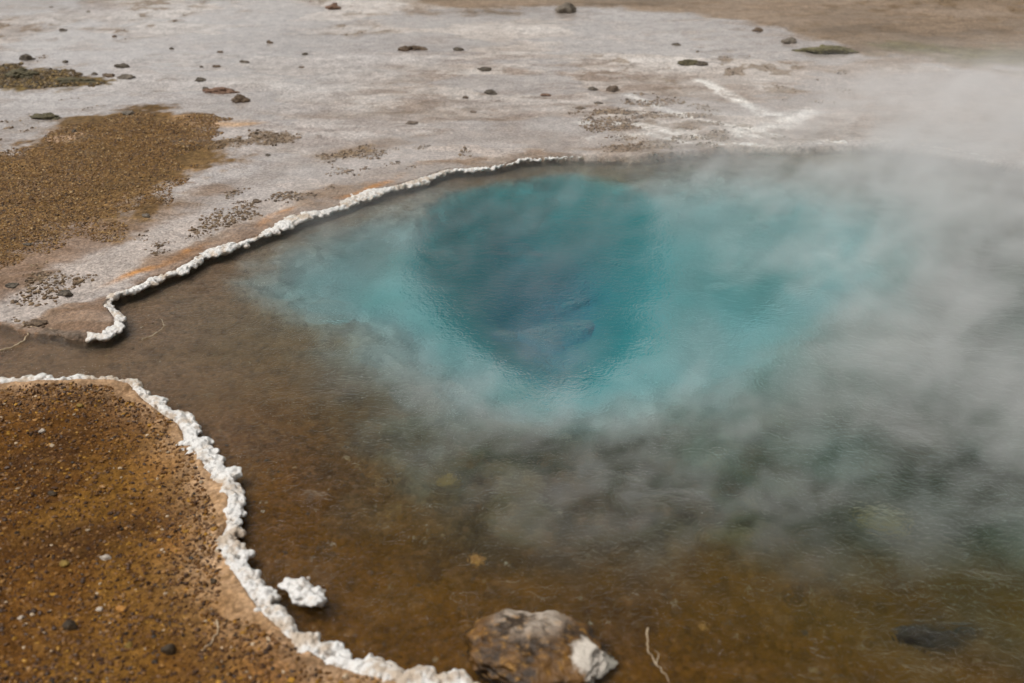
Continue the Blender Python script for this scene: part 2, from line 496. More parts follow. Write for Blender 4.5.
# ------------------------------------------------------------------ water
w = NT('hot_spring_water')
pos = w.n('NewGeometry').outputs['Position']
mp = w.n('Mapping')
w.l(pos, mp.inputs['Vector'])
mp.inputs['Scale'].default_value = (1.0, 1.1, 1.0)
wn1 = w.noise(mp.outputs[0], 44, 3, .6)
wn3 = w.noise(mp.outputs[0], 95, 2, .5)
wn2 = w.noise(mp.outputs[0], 7, 2, .5)
def rings(scale, seed, rmax, wl):
    m_ = w.n('Mapping')
    w.l(pos, m_.inputs['Vector'])
    m_.inputs['Location'].default_value = (seed * 3.3, seed * 1.7, 0)
    m_.inputs['Scale'].default_value = (1, 1, 0)
    v = w.n('TexVoronoi', voronoi_dimensions='2D', i_Scale=scale, i_Randomness=1.0)
    w.l(m_.outputs[0], v.inputs['Vector'])
    d = w.math('DIVIDE', v.outputs['Distance'], scale)
    rr = w.math('MULTIPLY', w.n('SeparateColor', i_Color=v.outputs['Color']).outputs[0], rmax)
    s_ = w.math('SINE', w.math('MULTIPLY', w.math('SUBTRACT', d, rr), 2 * math.pi / wl))
    env = w.smooth(w.math('ABSOLUTE', w.math('SUBTRACT', d, rr)), 0.0, wl * 1.6, 1.0, 0.0)
    fade = w.smooth(rr, 0.0, rmax, 1.0, 0.35)
    return w.math('MULTIPLY', w.math('MULTIPLY', s_, env), fade)
r1 = rings(6.0, 1, .075, .014)
r2 = rings(9.0, 2, .05, .011)
r3 = rings(4.0, 3, .10, .017)
patch = w.smooth(w.noise(pos, 1.3, 3, .5).outputs[0], .35, .65, 0.7, 1.7)
spots = w.smooth(w.noise(pos, 2.3, 2, .5).outputs[0], .60, .70, 0.0, 2.2)
patch = w.math('ADD', patch, spots)
hsum = w.math('MULTIPLY', w.math('ADD', w.math('MULTIPLY_ADD', wn1.outputs[0], 0.0050, w.math('MULTIPLY', wn3.outputs[0], .0016)), w.math('MULTIPLY', wn2.outputs[0], 0.007)), patch)
hr = w.math('MULTIPLY', w.math('ADD', w.math('ADD', r1, r2), r3), 0.0007)
hsum = w.math('ADD', hsum, hr)
wb = w.n('Bump', i_Strength=1.0, i_Distance=1.0)
w.l(hsum, wb.inputs['Height'])
gl = w.n('BsdfGlass', i_Roughness=0.0, i_IOR=1.333, i_Color=(1, 1, 1, 1))
w.l(wb.outputs[0], gl.inputs['Normal'])
w.l(gl.outputs[0], w.out.inputs['Surface'])
va = w.n('VolumeAbsorption', i_Color=(0.02, 0.89, 0.945, 1), i_Density=1.4)
w.l(va.outputs[0], w.out.inputs['Volume'])

bm = bmesh.new()
pp = pool.copy()
cx, cy = pp.mean(0)
# push the outline a little into the banks
area = 0.5 * np.sum(pp[:, 0] * np.roll(pp[:, 1], -1) - np.roll(pp[:, 0], -1) * pp[:, 1])
tan = np.roll(pp, -1, 0) - np.roll(pp, 1, 0)
tan /= np.linalg.norm(tan, axis=1)[:, None]
nor = np.stack([tan[:, 1], -tan[:, 0]], 1) * (1 if area > 0 else -1)
pw = pp + nor * 0.022
top = [bm.verts.new((x, y, 0.0)) for x, y in pw]
bot = [bm.verts.new((x, y, -3.0)) for x, y in pw]
f = bm.faces.new(top)
f2 = bm.faces.new(bot[::-1])
for i in range(len(top)):
    j = (i + 1) % len(top)
    bm.faces.new((top[j], top[i], bot[i], bot[j]))
bmesh.ops.triangulate(bm, faces=[f, f2])
bmesh.ops.recalc_face_normals(bm, faces=bm.faces)
me = bpy.data.meshes.new('water')
bm.to_mesh(me)
me.materials.append(w.m)
water = bpy.data.objects.new('water', me)
water['kind'] = 'structure'
col.objects.link(water)

# ------------------------------------------------------------------ shared object helpers
def tag(o, label=None, cat=None, group=None, kind=None):
    if label: o['label'] = label
    if cat: o['category'] = cat
    if group: o['group'] = group
    if kind: o['kind'] = kind
    return o


def rock_mat(name, dark, mid, light, lightness=0.5, scale=25.0, rough=.75, crust=None):
    k = NT(name)
    p = k.n('TexCoord').outputs['Object']
    a = k.noise(p, scale, 6, .65)
    b = k.noise(p, scale * 4, 4, .6)
    c = k.mix(k.smooth(a.outputs[0], .35, .65), dark, mid)
    c = k.mix(k.smooth(b.outputs[0], .5, .72, 0, lightness), c, light)
    b_ = k.n('BsdfPrincipled', i_Roughness=rough)
    k.l(c, b_.inputs['Base Color'])
    bu = k.n('Bump', i_Strength=.9, i_Distance=.004)
    k.l(k.math('ADD', a.outputs[0], k.math('MULTIPLY', b.outputs[0], .6)), bu.inputs['Height'])
    k.l(bu.outputs[0], b_.inputs['Normal'])
    k.l(b_.outputs[0], k.out.inputs['Surface'])
    return k.m


M_dark = rock_mat('dark_wet_stone', (.055, .043, .03), (.12, .095, .068), (.20, .165, .12), .5, 40)
M_brown = rock_mat('brown_stone', (.07, .045, .028), (.17, .115, .07), (.27, .19, .12), .6, 40)
M_grey = rock_mat('grey_brown_stone', (.10, .082, .062), (.20, .165, .125), (.33, .28, .22), .6, 40)
M_red = rock_mat('reddish_stone', (.11, .055, .032), (.24, .14, .09), (.34, .22, .15), .6, 40)


def ico(sub):
    b = bmesh.new()
    bmesh.ops.create_icosphere(b, subdivisions=sub, radius=1)
    v = np.array([x.co[:] for x in b.verts], np.float32)
    fc = np.array([[q.index for q in x.verts] for x in b.faces], np.int32)
    b.free()
    return v, fc


def mesh_from(name, V, F, mat, smooth=True):
    me = bpy.data.meshes.new(name)
    me.vertices.add(len(V))
    me.vertices.foreach_set('co', np.asarray(V, np.float32).ravel())
    me.loops.add(F.size)
    me.loops.foreach_set('vertex_index', np.asarray(F, np.int32).ravel())
    me.polygons.add(len(F))
    me.polygons.foreach_set('loop_start', np.arange(0, F.size, F.shape[1], dtype=np.int32))
    me.polygons.foreach_set('use_smooth', np.full(len(F), smooth, bool))
    me.update(calc_edges=True)
    if mat:
        me.materials.append(mat)
    return me


def rock_verts(sub, sx, sy, sz, seed, rugged=.35, cuts=7):
    V, F = ico(sub)
    V = V.copy()
    o = Vector((seed * 7.3, seed * 3.1, seed * 1.9))
    rr = random.Random(seed)
    planes = [(Vector((rr.uniform(-1, 1), rr.uniform(-1, 1), rr.uniform(-.3, 1))).normalized(), rr.uniform(.6, .85)) for _ in range(cuts)]
    out = np.empty_like(V)
    for i, v in enumerate(V):
        p = Vector(v)
        for n_, d_ in planes:
            k = p.dot(n_)
            if k > d_:
                p = p - n_ * (k - d_) * .85
        s = 1 + rugged * (mnoise.fractal(p * 1.3 + o, .8, 2, 4)) + .25 * rugged * mnoise.fractal(p * 5 + o, .8, 2, 3)
        out[i] = p * s
    out *= np.array([sx, sy, sz], np.float32)
    return out, F


def stone(px, py, wpx, hpx, mat, label, name='stone', group='stones scattered over the wet mineral flats', cat='stone', zz=None, sub=4, seed=None, rot=0, depthk=.8, sink=.35, rugged=.35):
    """a stone of this width and height, standing on the ground there"""
    seed = seed or int(px * 13 + py * 7) % 997
    x, y = at(px, py + hpx * .4, .03)
    z = gz(x, y) if zz is None else zz
    dist = math.sqrt(x * x + y * y + (CAM_H - z) ** 2)
    mpp = dist / FPX
    el = math.atan2(CAM_H, y)
    sx = wpx * mpp / 2
    sy = sx * depthk
    hh = hpx * mpp / math.cos(el)
    sz = max(hh / 2 - sy * math.tan(el) * .35, hh * .28)
    V, F = rock_verts(sub, sx, sy, sz, seed, rugged)
    me = mesh_from(name, V, F, mat)
    o = bpy.data.objects.new(name, me)
    o.location = (x, y, z + sz * (1 - 2 * sink) * .6)
    o.rotation_euler = (0, 0, R(rot))
    col.objects.link(o)
    tag(o, label, cat, group)
    return o


ST = [
 (28, 59, 15, 8, M_dark, 'dark flat stone on pale flat, just above the mossy patch at far left'),
 (123, 68, 13, 6, M_dark, 'dark flat stone behind the grey stone at right end of mossy patch'),
 (127, 78, 17, 7, M_grey, 'grey brown flat stone at the right end of the mossy patch'),
 (109, 77, 12, 6, M_brown, 'brown lump on tip of mossy patch, left of the grey stone'),
 (95, 76, 6, 4, M_dark, 'small dark pebble standing above the right half of the mossy patch'),
 (64, 32, 8, 4, M_dark, 'lone small dark stone in the upper left flat, farthest of those near the moss'),
 (89, 14, 5, 3, M_grey, 'tiny grey pebble just below the brown top left corner ground'),
 (115, 39, 5, 3, M_brown, 'tiny brown pebble on open pale flat between two bare stretches, upper left'),
 (66, 64, 6, 4, M_dark, 'small dark pebble between the dark flat stone and mossy patch'),
 (201, 82, 13, 6, M_dark, 'dark stone on pale flat behind the reddish ledge stone'),
 (206, 90, 7, 4, M_dark, 'small dark stone at the left end of the thin brown ledge'),
 (241, 99, 17, 12, M_brown, 'tallest brown stone on left flats, at right end of thin ledge'),
 (245, 63, 11, 5, M_grey, 'grey olive flat stone alone in the middle of pale flat'),
 (217, 68, 7, 4, M_brown, 'small brown stone left of the grey olive flat stone'),
 (202, 69, 4, 3, M_dark, 'tiny dark pebble at left end of the pebble row behind the ledge'),
 (221, 54, 6, 3, M_brown, 'small brown pebble farther back than the grey olive flat stone'),
 (270, 44, 6, 5, M_brown, 'small upright brown stone alone on far pale flat'),
 (305, 56, 6, 4, M_dark, 'small dark stone right of the upright brown one, farther of its pair'),
 (302, 68, 6, 3, M_brown, 'small brown stone nearer of the pair in mid flat'),
 (172, 51, 5, 3, M_dark, 'tiny dark pebble above and left of the pebble row'),
 (130, 115, 14, 5, M_grey, 'low flat brown stone just behind the big gravel patch'),
 (75, 133, 6, 5, M_dark, 'small dark stone by the tan blotch on the upper edge of gravel patch'),
 (333, 9, 15, 8, M_red, 'reddish stone on the white flat at top, left of centre'),
 (405, 50, 13, 8, M_brown, 'brown stone with long low tail on far white flat'),
 (458, 51, 11, 5, M_dark, 'dark flat stone right of the brown stone with a tail'),
 (490, 92, 15, 7, M_dark, 'largest dark stone on the centre flats above the pool'),
 (485, 71, 13, 5, M_dark, 'dark low stone behind the largest centre stone'),
 (466, 97, 7, 4, M_brown, 'small brown stone left of the largest centre stone'),
 (473, 110, 7, 3, M_brown, 'small brown stone in front of the largest centre stone'),
 (546, 95, 11, 4, M_red, 'reddish low stone between largest centre stone and the dark pair'),
 (566, 9, 19, 15, M_grey, 'brown boulder at the top edge on the border of brown land'),
 (592, 88, 11, 5, M_dark, 'dark stone, left one of the pair above the crumbly ground'),
 (613, 88, 14, 7, M_brown, 'jagged brown stone, right one of the pair above crumbly ground'),
 (598, 102, 10, 4, M_dark, 'dark low stone in front of the dark pair'),
 (580, 108, 12, 4, M_brown, 'brown low stone at the left end of the crumbly ground'),
 (676, 46, 10, 4, M_dark, 'dark stone at left foot of the far brown land'),
 (702, 66, 12, 6, M_dark, 'dark stone with a low tail, right of the white runs'),
 (789, 42, 16, 8, M_grey, 'greyish brown stone behind the yellow green moss cushion'),
 (757, 31, 11, 6, M_brown, 'brown stone at the near edge of far brown land, left of moss cushion'),
 (268, 154, 5, 4, M_dark, 'tiny dark stone in the pink runoff channel'),
 (257, 199, 9, 5, M_brown, 'brown stone on crumbly bank behind the middle of white rim'),
 (146, 215, 9, 5, M_grey, 'brownish stone between gravel patch and pink runoff channel'),
 (411, 122, 13, 6, M_brown, 'brown low mound left of centre, behind the bend of the rim'),
 (12, 283, 12, 5, M_dark, 'dark stone at the far left edge by the outlet bank'),
 (36, 314, 16, 7, M_brown, 'brown lump at the end of crumbly bank near the outlet'),
 (65, 288, 14, 7, M_dark, 'dark crumbly lump on bank left of the rim hook'),
 (28, 243, 9, 4, M_dark, 'dark stone at the lower edge of the big gravel patch'),
]
for (px, py, ww, hp, mt, lb) in ST:
    stone(px, py, ww, hp, mt, lb, sub=3 if ww < 8 else 4, rot=random.uniform(-25, 25))

# low ledge, tail and small moss cushions
def pad(px0, px1, py, hpx, mat, name, label, cat, group=None, seed=3, hgt=.018):
    x0, y0 = at(px0, py, .03)
    x1, y1 = at(px1, py, .03)
    x, y = (x0 + x1) / 2, (y0 + y1) / 2
    _, yb = at((px0 + px1) / 2, py + hpx / 2, .03)
    _, yt = at((px0 + px1) / 2, py - hpx / 2, .03)
    V, F = rock_verts(5, (x1 - x0) / 2, (yt - yb) / 2, hgt, seed, .55)
    o = bpy.data.objects.new(name, mesh_from(name, V, F, mat))
    o.location = (x, y, gz(x, y) + hgt * .3)
    col.objects.link(o)
    tag(o, label, cat, group)
    return o

M_moss = rock_mat('yellow_green_moss', (.07, .06, .03), (.19, .165, .07), (.34, .31, .12), .7, 50)
M_olive = rock_mat('olive_moss', (.06, .05, .025), (.13, .11, .055), (.21, .175, .08), .6, 50)
pad(207, 240, 95, 4, M_red, 'rock_ledge', 'thin reddish brown ledge running left from the tallest brown stone', 'rock ledge', seed=4)
pad(408, 426, 52, 3, M_brown, 'rock_ledge', 'short low brown ledge beside the stone on far white flat', 'rock ledge', seed=5)
pad(800, 850, 54, 7, M_moss, 'moss_cushion', 'yellow green moss cushion on grey flat before the far brown land', 'moss', 'moss cushions on the flats', 6, .03)
pad(676, 700, 67, 3, M_olive, 'moss_cushion', 'thin olive moss cushion left of the dark stone right of white runs', 'moss', 'moss cushions on the flats', 7)
pad(32, 62, 121, 4, M_olive, 'moss_cushion', 'low olive cushion behind the gravel patch, at far left', 'moss', 'moss cushions on the flats', 8)
pad(8, 36, 79, 6, M_olive, 'moss_cushion', 'dark cushion swelling out of the left end of mossy patch', 'moss', 'moss cushions on the flats', 9, .03)
pad(60, 95, 86, 4, M_olive, 'moss_cushion', 'long low cushion along the right half of mossy patch', 'moss', 'moss cushions on the flats', 10, .02)

# ------------------------------------------------------------------ sinter crust rims
k = NT('white_sinter')
geo = k.n('NewGeometry')
p = geo.outputs['Position']
a = k.noise(p, 30, 6, .65)
b = k.noise(p, 160, 4, .6)
vv = k.n('TexVoronoi', i_Vector=p, i_Scale=95.0, feature='SMOOTH_F1')
c = k.mix(k.smooth(k.math('ADD', k.math('MULTIPLY', a.outputs[0], .5), k.math('MULTIPLY', k.noise(p, 7, 3).outputs[0], .5)), .46, .60, 0, .85), (.80, .78, .745), (.52, .40, .28))
c = k.mix(k.smooth(geo.outputs['Pointiness'], .40, .49, .85, 0), c, (.33, .25, .18))  # crevice shading put into the colour as a dirty tan tint
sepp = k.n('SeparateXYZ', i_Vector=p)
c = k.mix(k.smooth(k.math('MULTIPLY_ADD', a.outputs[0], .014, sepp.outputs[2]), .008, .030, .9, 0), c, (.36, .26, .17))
bsd = k.n('BsdfPrincipled', i_Roughness=.62)
k.l(c, bsd.inputs['Base Color'])
bsd.inputs['Subsurface Weight'].default_value = 0.0
bu = k.n('Bump', i_Strength=1.0, i_Distance=.005)
k.l(k.math('ADD', k.math('MULTIPLY', vv.outputs['Distance'], -1.3), k.math('MULTIPLY', b.outputs[0], .45)), bu.inputs['Height'])
k.l(bu.outputs[0], bsd.inputs['Normal'])
k.l(bsd.outputs[0], k.out.inputs['Surface'])
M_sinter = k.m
tex = bpy.data.textures.new('sinter_lumps', 'CLOUDS')
tex.noise_scale = .012
tex.noise_depth = 3


def resample(pts, step):
    pts = np.asarray(pts)
    d = np.r_[0, np.cumsum(np.linalg.norm(np.diff(pts, axis=0), axis=1))]
    t = np.arange(0, d[-1], step)
    return np.stack([np.interp(t, d, pts[:, 0]), np.interp(t, d, pts[:, 1])], 1), t / d[-1]


ICO_V, ICO_F = ico(2)

def crust(name, pts, width, over, label, cat, voxel=.005, side=1, group=None, rad=(.0045, .0115), top=.030, seed=1, density=1.0, scallop=.03):
    """a knobbly mineral lip: pts is its water side, width(t) how far it reaches onto land, over(t) how far over the water"""
    rr = random.Random(seed)
    st_ = .009 / density
    Q, T = resample(pts, st_)
    tg = np.gradient(Q, axis=0)
    tg /= np.linalg.norm(tg, axis=1)[:, None] + 1e-9
    for _ in range(6):
        tg[1:-1] = (tg[:-2] + tg[1:-1] * 2 + tg[2:]) / 4
    nr = np.stack([-tg[:, 1], tg[:, 0]], 1) * side        # towards land
    Vs, Fs, off = [], [], 0
    # lobes of uneven length along the lip, each round outward with a notch between
    lobes, ss, end = [], 0.0, len(Q) * st_
    while ss < end:
        ln = rr.choice((rr.uniform(.02, .05), rr.uniform(.035, .09), rr.uniform(.06, .14)))
        lobes.append((ss, ss + ln, rr.uniform(-.2, 1.0)))
        ss += ln
    li = 0
    for i, (q, t) in enumerate(zip(Q, T)):
        s = i * st_
        while li < len(lobes) - 1 and s > lobes[li][1]:
            li += 1
        l0, l1, amp = lobes[li]
        ph = (s - l0) / (l1 - l0)
        lobe = math.sqrt(max(0, math.sin(math.pi * ph))) * (.35 + .65 * amp) - .35
        sc = mnoise.noise(Vector((s * 40, seed, 0)))
        sc2 = mnoise.noise(Vector((s * 5, seed + 4, 0)))
        sc3 = mnoise.noise(Vector((s * 16, seed + 14, 0)))
        wd = width(t) * max(.2, 1 + 1.1 * sc2 + .7 * sc3)
        ov = over(t) + scallop * min(1, width(t) / .04) * (lobe + .25 * sc)
        if width(t) < .004:
            continue
        nb = max(2, int((wd + max(ov, 0)) / .0075))
        for j in range(nb):
            u = (j + rr.random()) / nb
            if u > .55 and rr.random() < (u - .55) * 1.6:
                continue
            if u > .22 and mnoise.noise(Vector((s * 26, u * 3 + seed, 3))) > .30 - .25 * u:
                continue
            rb = rr.uniform(*rad) * (1.15 - .55 * u) * min(1, .5 + wd / .04)
            dd = -ov + u * (wd + ov)
            x = q[0] + nr[i, 0] * dd + rr.uniform(-.005, .005)
            y = q[1] + nr[i, 1] * dd + rr.uniform(-.005, .005)
            h = top * (.9 + .2 * lobe) * (.72 + .28 * math.sin(min(1, u * 3.2) * math.pi / 2)) - .022 * sst(u, .35, 1.0) + .005 * sc2 + rr.uniform(-.0045, .0045)
            sq = rr.uniform(.55, .85)
            Vs.append(ICO_V * np.array([rb * rr.uniform(.9, 1.3), rb * rr.uniform(.9, 1.3), rb * sq]) + np.array([x, y, max(h - rb * sq, .004)]))
            Fs.append(ICO_F + off)
            off += len(ICO_V)
            if u < .4:        # thickness behind the lip, so that it overhangs the water
                r2_ = rb * 1.0
                Vs.append(ICO_V * r2_ + np.array([x + nr[i, 0] * .018, y + nr[i, 1] * .018, h * .4]))
                Fs.append(ICO_F + off)
                off += len(ICO_V)
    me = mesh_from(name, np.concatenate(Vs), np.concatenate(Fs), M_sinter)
    o = bpy.data.objects.new(name, me)
    col.objects.link(o)
    m_ = o.modifiers.new('remesh', 'REMESH')
    m_.mode = 'VOXEL'
    m_.voxel_size = voxel
    m_.use_smooth_shade = True
    d_ = o.modifiers.new('displace', 'DISPLACE')
    d_.texture = tex
    d_.texture_coords = 'GLOBAL'
    d_.strength = .007
    d_.mid_level = .5
    tag(o, label, cat, group)
    return o


def curve(vals):
    a_ = [v[0] for v in vals]
    b_ = [v[1] for v in vals]
    return lambda t: float(np.interp(t, a_, b_))

grp = 'white mineral rims along the pool edge'
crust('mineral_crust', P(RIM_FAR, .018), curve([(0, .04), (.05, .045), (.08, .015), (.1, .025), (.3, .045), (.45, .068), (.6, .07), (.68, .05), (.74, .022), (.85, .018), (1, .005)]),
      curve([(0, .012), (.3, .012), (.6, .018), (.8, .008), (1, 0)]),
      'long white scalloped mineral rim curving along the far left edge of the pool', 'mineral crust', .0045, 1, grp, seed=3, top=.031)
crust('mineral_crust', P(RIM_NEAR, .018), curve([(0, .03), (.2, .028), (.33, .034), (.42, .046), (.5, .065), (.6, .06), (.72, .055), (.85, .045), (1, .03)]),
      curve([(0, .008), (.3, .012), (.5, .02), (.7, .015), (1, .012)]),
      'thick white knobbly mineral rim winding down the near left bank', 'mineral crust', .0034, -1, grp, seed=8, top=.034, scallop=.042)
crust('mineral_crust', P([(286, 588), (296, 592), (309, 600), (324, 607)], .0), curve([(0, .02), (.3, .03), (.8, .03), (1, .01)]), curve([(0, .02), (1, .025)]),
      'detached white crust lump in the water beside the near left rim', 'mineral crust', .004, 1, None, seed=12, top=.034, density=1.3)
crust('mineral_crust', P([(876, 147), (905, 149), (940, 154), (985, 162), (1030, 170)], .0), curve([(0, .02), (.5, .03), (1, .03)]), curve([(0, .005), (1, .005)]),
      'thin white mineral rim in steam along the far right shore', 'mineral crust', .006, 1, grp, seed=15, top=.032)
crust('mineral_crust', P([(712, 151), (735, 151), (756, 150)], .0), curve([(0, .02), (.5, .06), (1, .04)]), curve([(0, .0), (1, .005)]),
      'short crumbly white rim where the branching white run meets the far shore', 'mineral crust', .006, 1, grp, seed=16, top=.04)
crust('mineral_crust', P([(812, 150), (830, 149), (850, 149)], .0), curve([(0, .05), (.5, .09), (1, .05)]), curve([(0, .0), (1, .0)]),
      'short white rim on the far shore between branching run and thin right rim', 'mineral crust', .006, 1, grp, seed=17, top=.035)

# ------------------------------------------------------------------ near boulder
kb = NT('crusted_boulder')
tc = kb.n('TexCoord').outputs['Object']
a = kb.noise(tc, 14, 6, .65)
b = kb.noise(tc, 60, 5, .65)
sx_ = kb.n('SeparateXYZ', i_Vector=tc)
nrm = kb.n('SeparateXYZ', i_Vector=kb.n('NewGeometry').outputs['Normal'])
c = kb.mix(kb.smooth(a.outputs[0], .38, .62), (.03, .015, .004), (.16, .072, .012))
c = kb.mix(kb.smooth(b.outputs[0], .52, .70, 0, .7), c, (.38, .19, .03))
# two caps of white crust, on the back top and the right end
d1 = kb.n('VectorMath', operation='DISTANCE')
kb.l(tc, d1.inputs[0]); d1.inputs[1].default_value = (.112, -.035, .015)
d2 = kb.n('VectorMath', operation='DISTANCE')
kb.l(tc, d2.inputs[0]); d2.inputs[1].default_value = (-.03, .07, .07)
wob = kb.math('MULTIPLY', kb.math('SUBTRACT', a.outputs[0], .5), .10)
c1 = kb.smooth(kb.math('ADD', d1.outputs['Value'], wob), .050, .068, 1, 0)
c2 = kb.smooth(kb.math('ADD', kb.math('MULTIPLY', d2.outputs['Value'], .8), wob), .045, .095, .6, 0)
cm = kb.math('MAXIMUM', c1, kb.math('MULTIPLY', c2, kb.smooth(a.outputs[0], .40, .60)))
c = kb.mix(cm, c, (.66, .59, .50))
bs_ = kb.n('BsdfPrincipled', i_Roughness=.5)
kb.l(c, bs_.inputs['Base Color'])
bu = kb.n('Bump', i_Strength=1.0, i_Distance=.007)
kb.l(kb.math('ADD', a.outputs[0], kb.math('MULTIPLY', b.outputs[0], .8)), bu.inputs['Height'])
kb.l(bu.outputs[0], bs_.inputs['Normal'])
kb.l(bs_.outputs[0], kb.out.inputs['Surface'])
V, F = rock_verts(6, .152, .112, .070, 41, .20, 0)
V[:, 2] *= .88
V[:, 2] *= np.where(V[:, 0] > 0, 1 - .35 * np.clip(V[:, 0] / .17, 0, 1), 1)
bo = bpy.data.objects.new('boulder', mesh_from('boulder', V, F, kb.m))
bx, by = at(541, 645, .02)
bo.location = (bx, by, -.008)
bo.rotation_euler = (0, 0, R(-8))
col.objects.link(bo)
tag(bo, 'large brown boulder with white crusted end standing in the near water', 'boulder')

# submerged stones
M_sub = rock_mat('submerged_stone', (.03, .018, .008), (.07, .045, .02), (.16, .09, .03), .4, 30)
M_orange = rock_mat('orange_stone', (.40, .17, .03), (.60, .28, .06), (.75, .42, .12), .5, 60)
M_yellow = rock_mat('yellow_stone', (.20, .12, .02), (.30, .19, .035), (.36, .25, .06), .5, 40)

def sub_stone(px, py, wpx, hpx, mat, label, group=None, seed=2, hz=.4):
    x, y = at(px, py)
    d = -gz(x, y)
    x, y = at_bed(px, py, max(d - .02, .01))
    z = gz(x, y)
    mpp = math.sqrt(x * x + y * y + CAM_H ** 2) / FPX
    V, F = rock_verts(4, wpx * mpp / 2, hpx * mpp * .9, wpx * mpp / 2 * hz, seed, .4)
    o = bpy.data.objects.new('submerged_stone', mesh_from('submerged_stone', V, F, mat))
    o.location = (x, y, z + wpx * mpp * hz * .15)
    col.objects.link(o)
    tag(o, label, 'stone', group)

sub_stone(928, 634, 54, 18, M_sub, 'larger dark sunken stone at the lower right, left of its smaller neighbour', 'dark sunken stones', 5, .5)
sub_stone(964, 626, 26, 10, M_sub, 'smaller dark sunken stone right of the larger one at lower right', 'dark sunken stones', 6, .5)
sub_stone(476, 557, 17, 10, M_orange, 'small bright orange stone on the pool bed above the boulder', None, 7)
sub_stone(448, 478, 26, 12, M_yellow, 'yellowish stone under water, below the tip of the turquoise basin', 'yellowish sunken stones', 8)
sub_stone(884, 514, 44, 18, M_yellow, 'yellowish stone under steam in the deeper water at right', 'yellowish sunken stones', 9)
sub_stone(703, 622, 9, 5, M_orange, 'tiny orange pebble on the bed right of the boulder', None, 10)

# pebbles on the near bank that stand out
def pebble(px, py, wpx, mat, label, seed=1):
    stone(px, py, wpx, wpx * .75, mat, label, 'pebble', 'pebbles standing out on the near gravel bank', 'pebble', sub=3, seed=seed, sink=.3)
M_white = rock_mat('white_pebble', (.5, .42, .34), (.62, .54, .45), (.75, .7, .62), .6, 60)
pebble(98, 600, 7, M_white, 'small white pebble on the brown gravel bank, middle', 31)
pebble(19, 610, 6, M_white, 'small white pebble on gravel at the far left, lower edge', 32)
pebble(64, 556, 10, M_yellow, 'yellow pebble on the gravel bank, left of the pinkish one', 33)
pebble(105, 551, 10, M_white, 'pinkish white pebble on gravel bank, right of the yellow one', 34)
pebble(68, 616, 16, M_sub, 'dark pebble on gravel, below the small white pebble', 35)
pebble(168, 640, 15, M_sub, 'dark pebble low on gravel bank beside the bent twig', 36)
pebble(52, 489, 9, M_sub, 'dark pebble high on the gravel bank, near the left rim top', 37)
pebble(120, 600, 9, M_orange, 'orange pebble right of the small white pebble on gravel', 38)
pebble(213, 576, 8, M_sub, 'dark pebble by the tan fringe of the near rim', 39)
pebble(128, 639, 8, M_yellow, 'yellow pebble low on gravel bank left of bent twig', 40)
pebble(80, 401, 7, M_yellow, 'yellow pebble just inside the top of near rim', 41)
pebble(42, 427, 8, M_white, 'pale pebble near the upper part of gravel bank', 42)

# twigs
kt = NT('bleached_twig')
bt = kt.n('BsdfPrincipled', i_Roughness=.6)
tn = kt.noise(kt.n('TexCoord').outputs['Object'], 60, 4)
kt.l(kt.mix(kt.smooth(tn.outputs[0], .35, .65), (.36, .25, .14), (.58, .45, .30)), bt.inputs['Base Color'])
kt.l(bt.outputs[0], kt.out.inputs['Surface'])

def twig(pts, rad, label, zoff=.004, surf=False, fork=None):
    def chain(pts, rad):
        base = np.array([at(*q_) for q_ in pts])
        d = np.r_[0, np.cumsum(np.linalg.norm(np.diff(base, axis=0), axis=1))]
        t = np.linspace(0, d[-1], 28)
        bx_ = np.interp(t, d, base[:, 0]); by_ = np.interp(t, d, base[:, 1])
        for _ in range(3):
            bx_[1:-1] = (bx_[:-2] + bx_[1:-1] * 2 + bx_[2:]) / 4
            by_[1:-1] = (by_[:-2] + by_[1:-1] * 2 + by_[2:]) / 4
        jr = random.Random(int(pts[0][0]))
        bx_[1:-1] += np.array([jr.gauss(0, rad * .55) for _ in range(26)])
        by_[1:-1] += np.array([jr.gauss(0, rad * .55) for _ in range(26)])
        P3 = [Vector((x, y, (0.001 if surf else gz(x, y)) + zoff + .0015 * math.sin(i_ * .9))) for i_, (x, y) in enumerate(zip(bx_, by_))]
        Vv, Ff = [], []
        n_ = 8
        for i_, p_ in enumerate(P3):
            tdir = (P3[min(i_ + 1, len(P3) - 1)] - P3[max(i_ - 1, 0)]).normalized()
            s_ = tdir.cross(Vector((0, 0, 1))).normalized()
            u_ = s_.cross(tdir)
            r_ = rad * (1 - .6 * i_ / len(P3)) * (1 + .15 * math.sin(i_ * 2.3))
            for k_ in range(n_):
                an = 2 * math.pi * k_ / n_
                Vv.append(p_ + (s_ * math.cos(an) + u_ * math.sin(an)) * r_)
        for i_ in range(len(P3) - 1):
            for k_ in range(n_):
                a1, b1 = i_ * n_ + k_, i_ * n_ + (k_ + 1) % n_
                Ff.append((a1, b1, b1 + n_, a1 + n_))
        return np.array([v[:] for v in Vv]), np.array(Ff)
    V, F = chain(pts, rad)
    if fork:
        V2, F2 = chain(fork, rad * .7)
        F = np.concatenate([F, F2 + len(V)]); V = np.concatenate([V, V2])
    o = bpy.data.objects.new('twig', mesh_from('twig', V, F, kt.m))
    col.objects.link(o)
    tag(o, label, 'twig', 'bleached twigs lying about the pool')

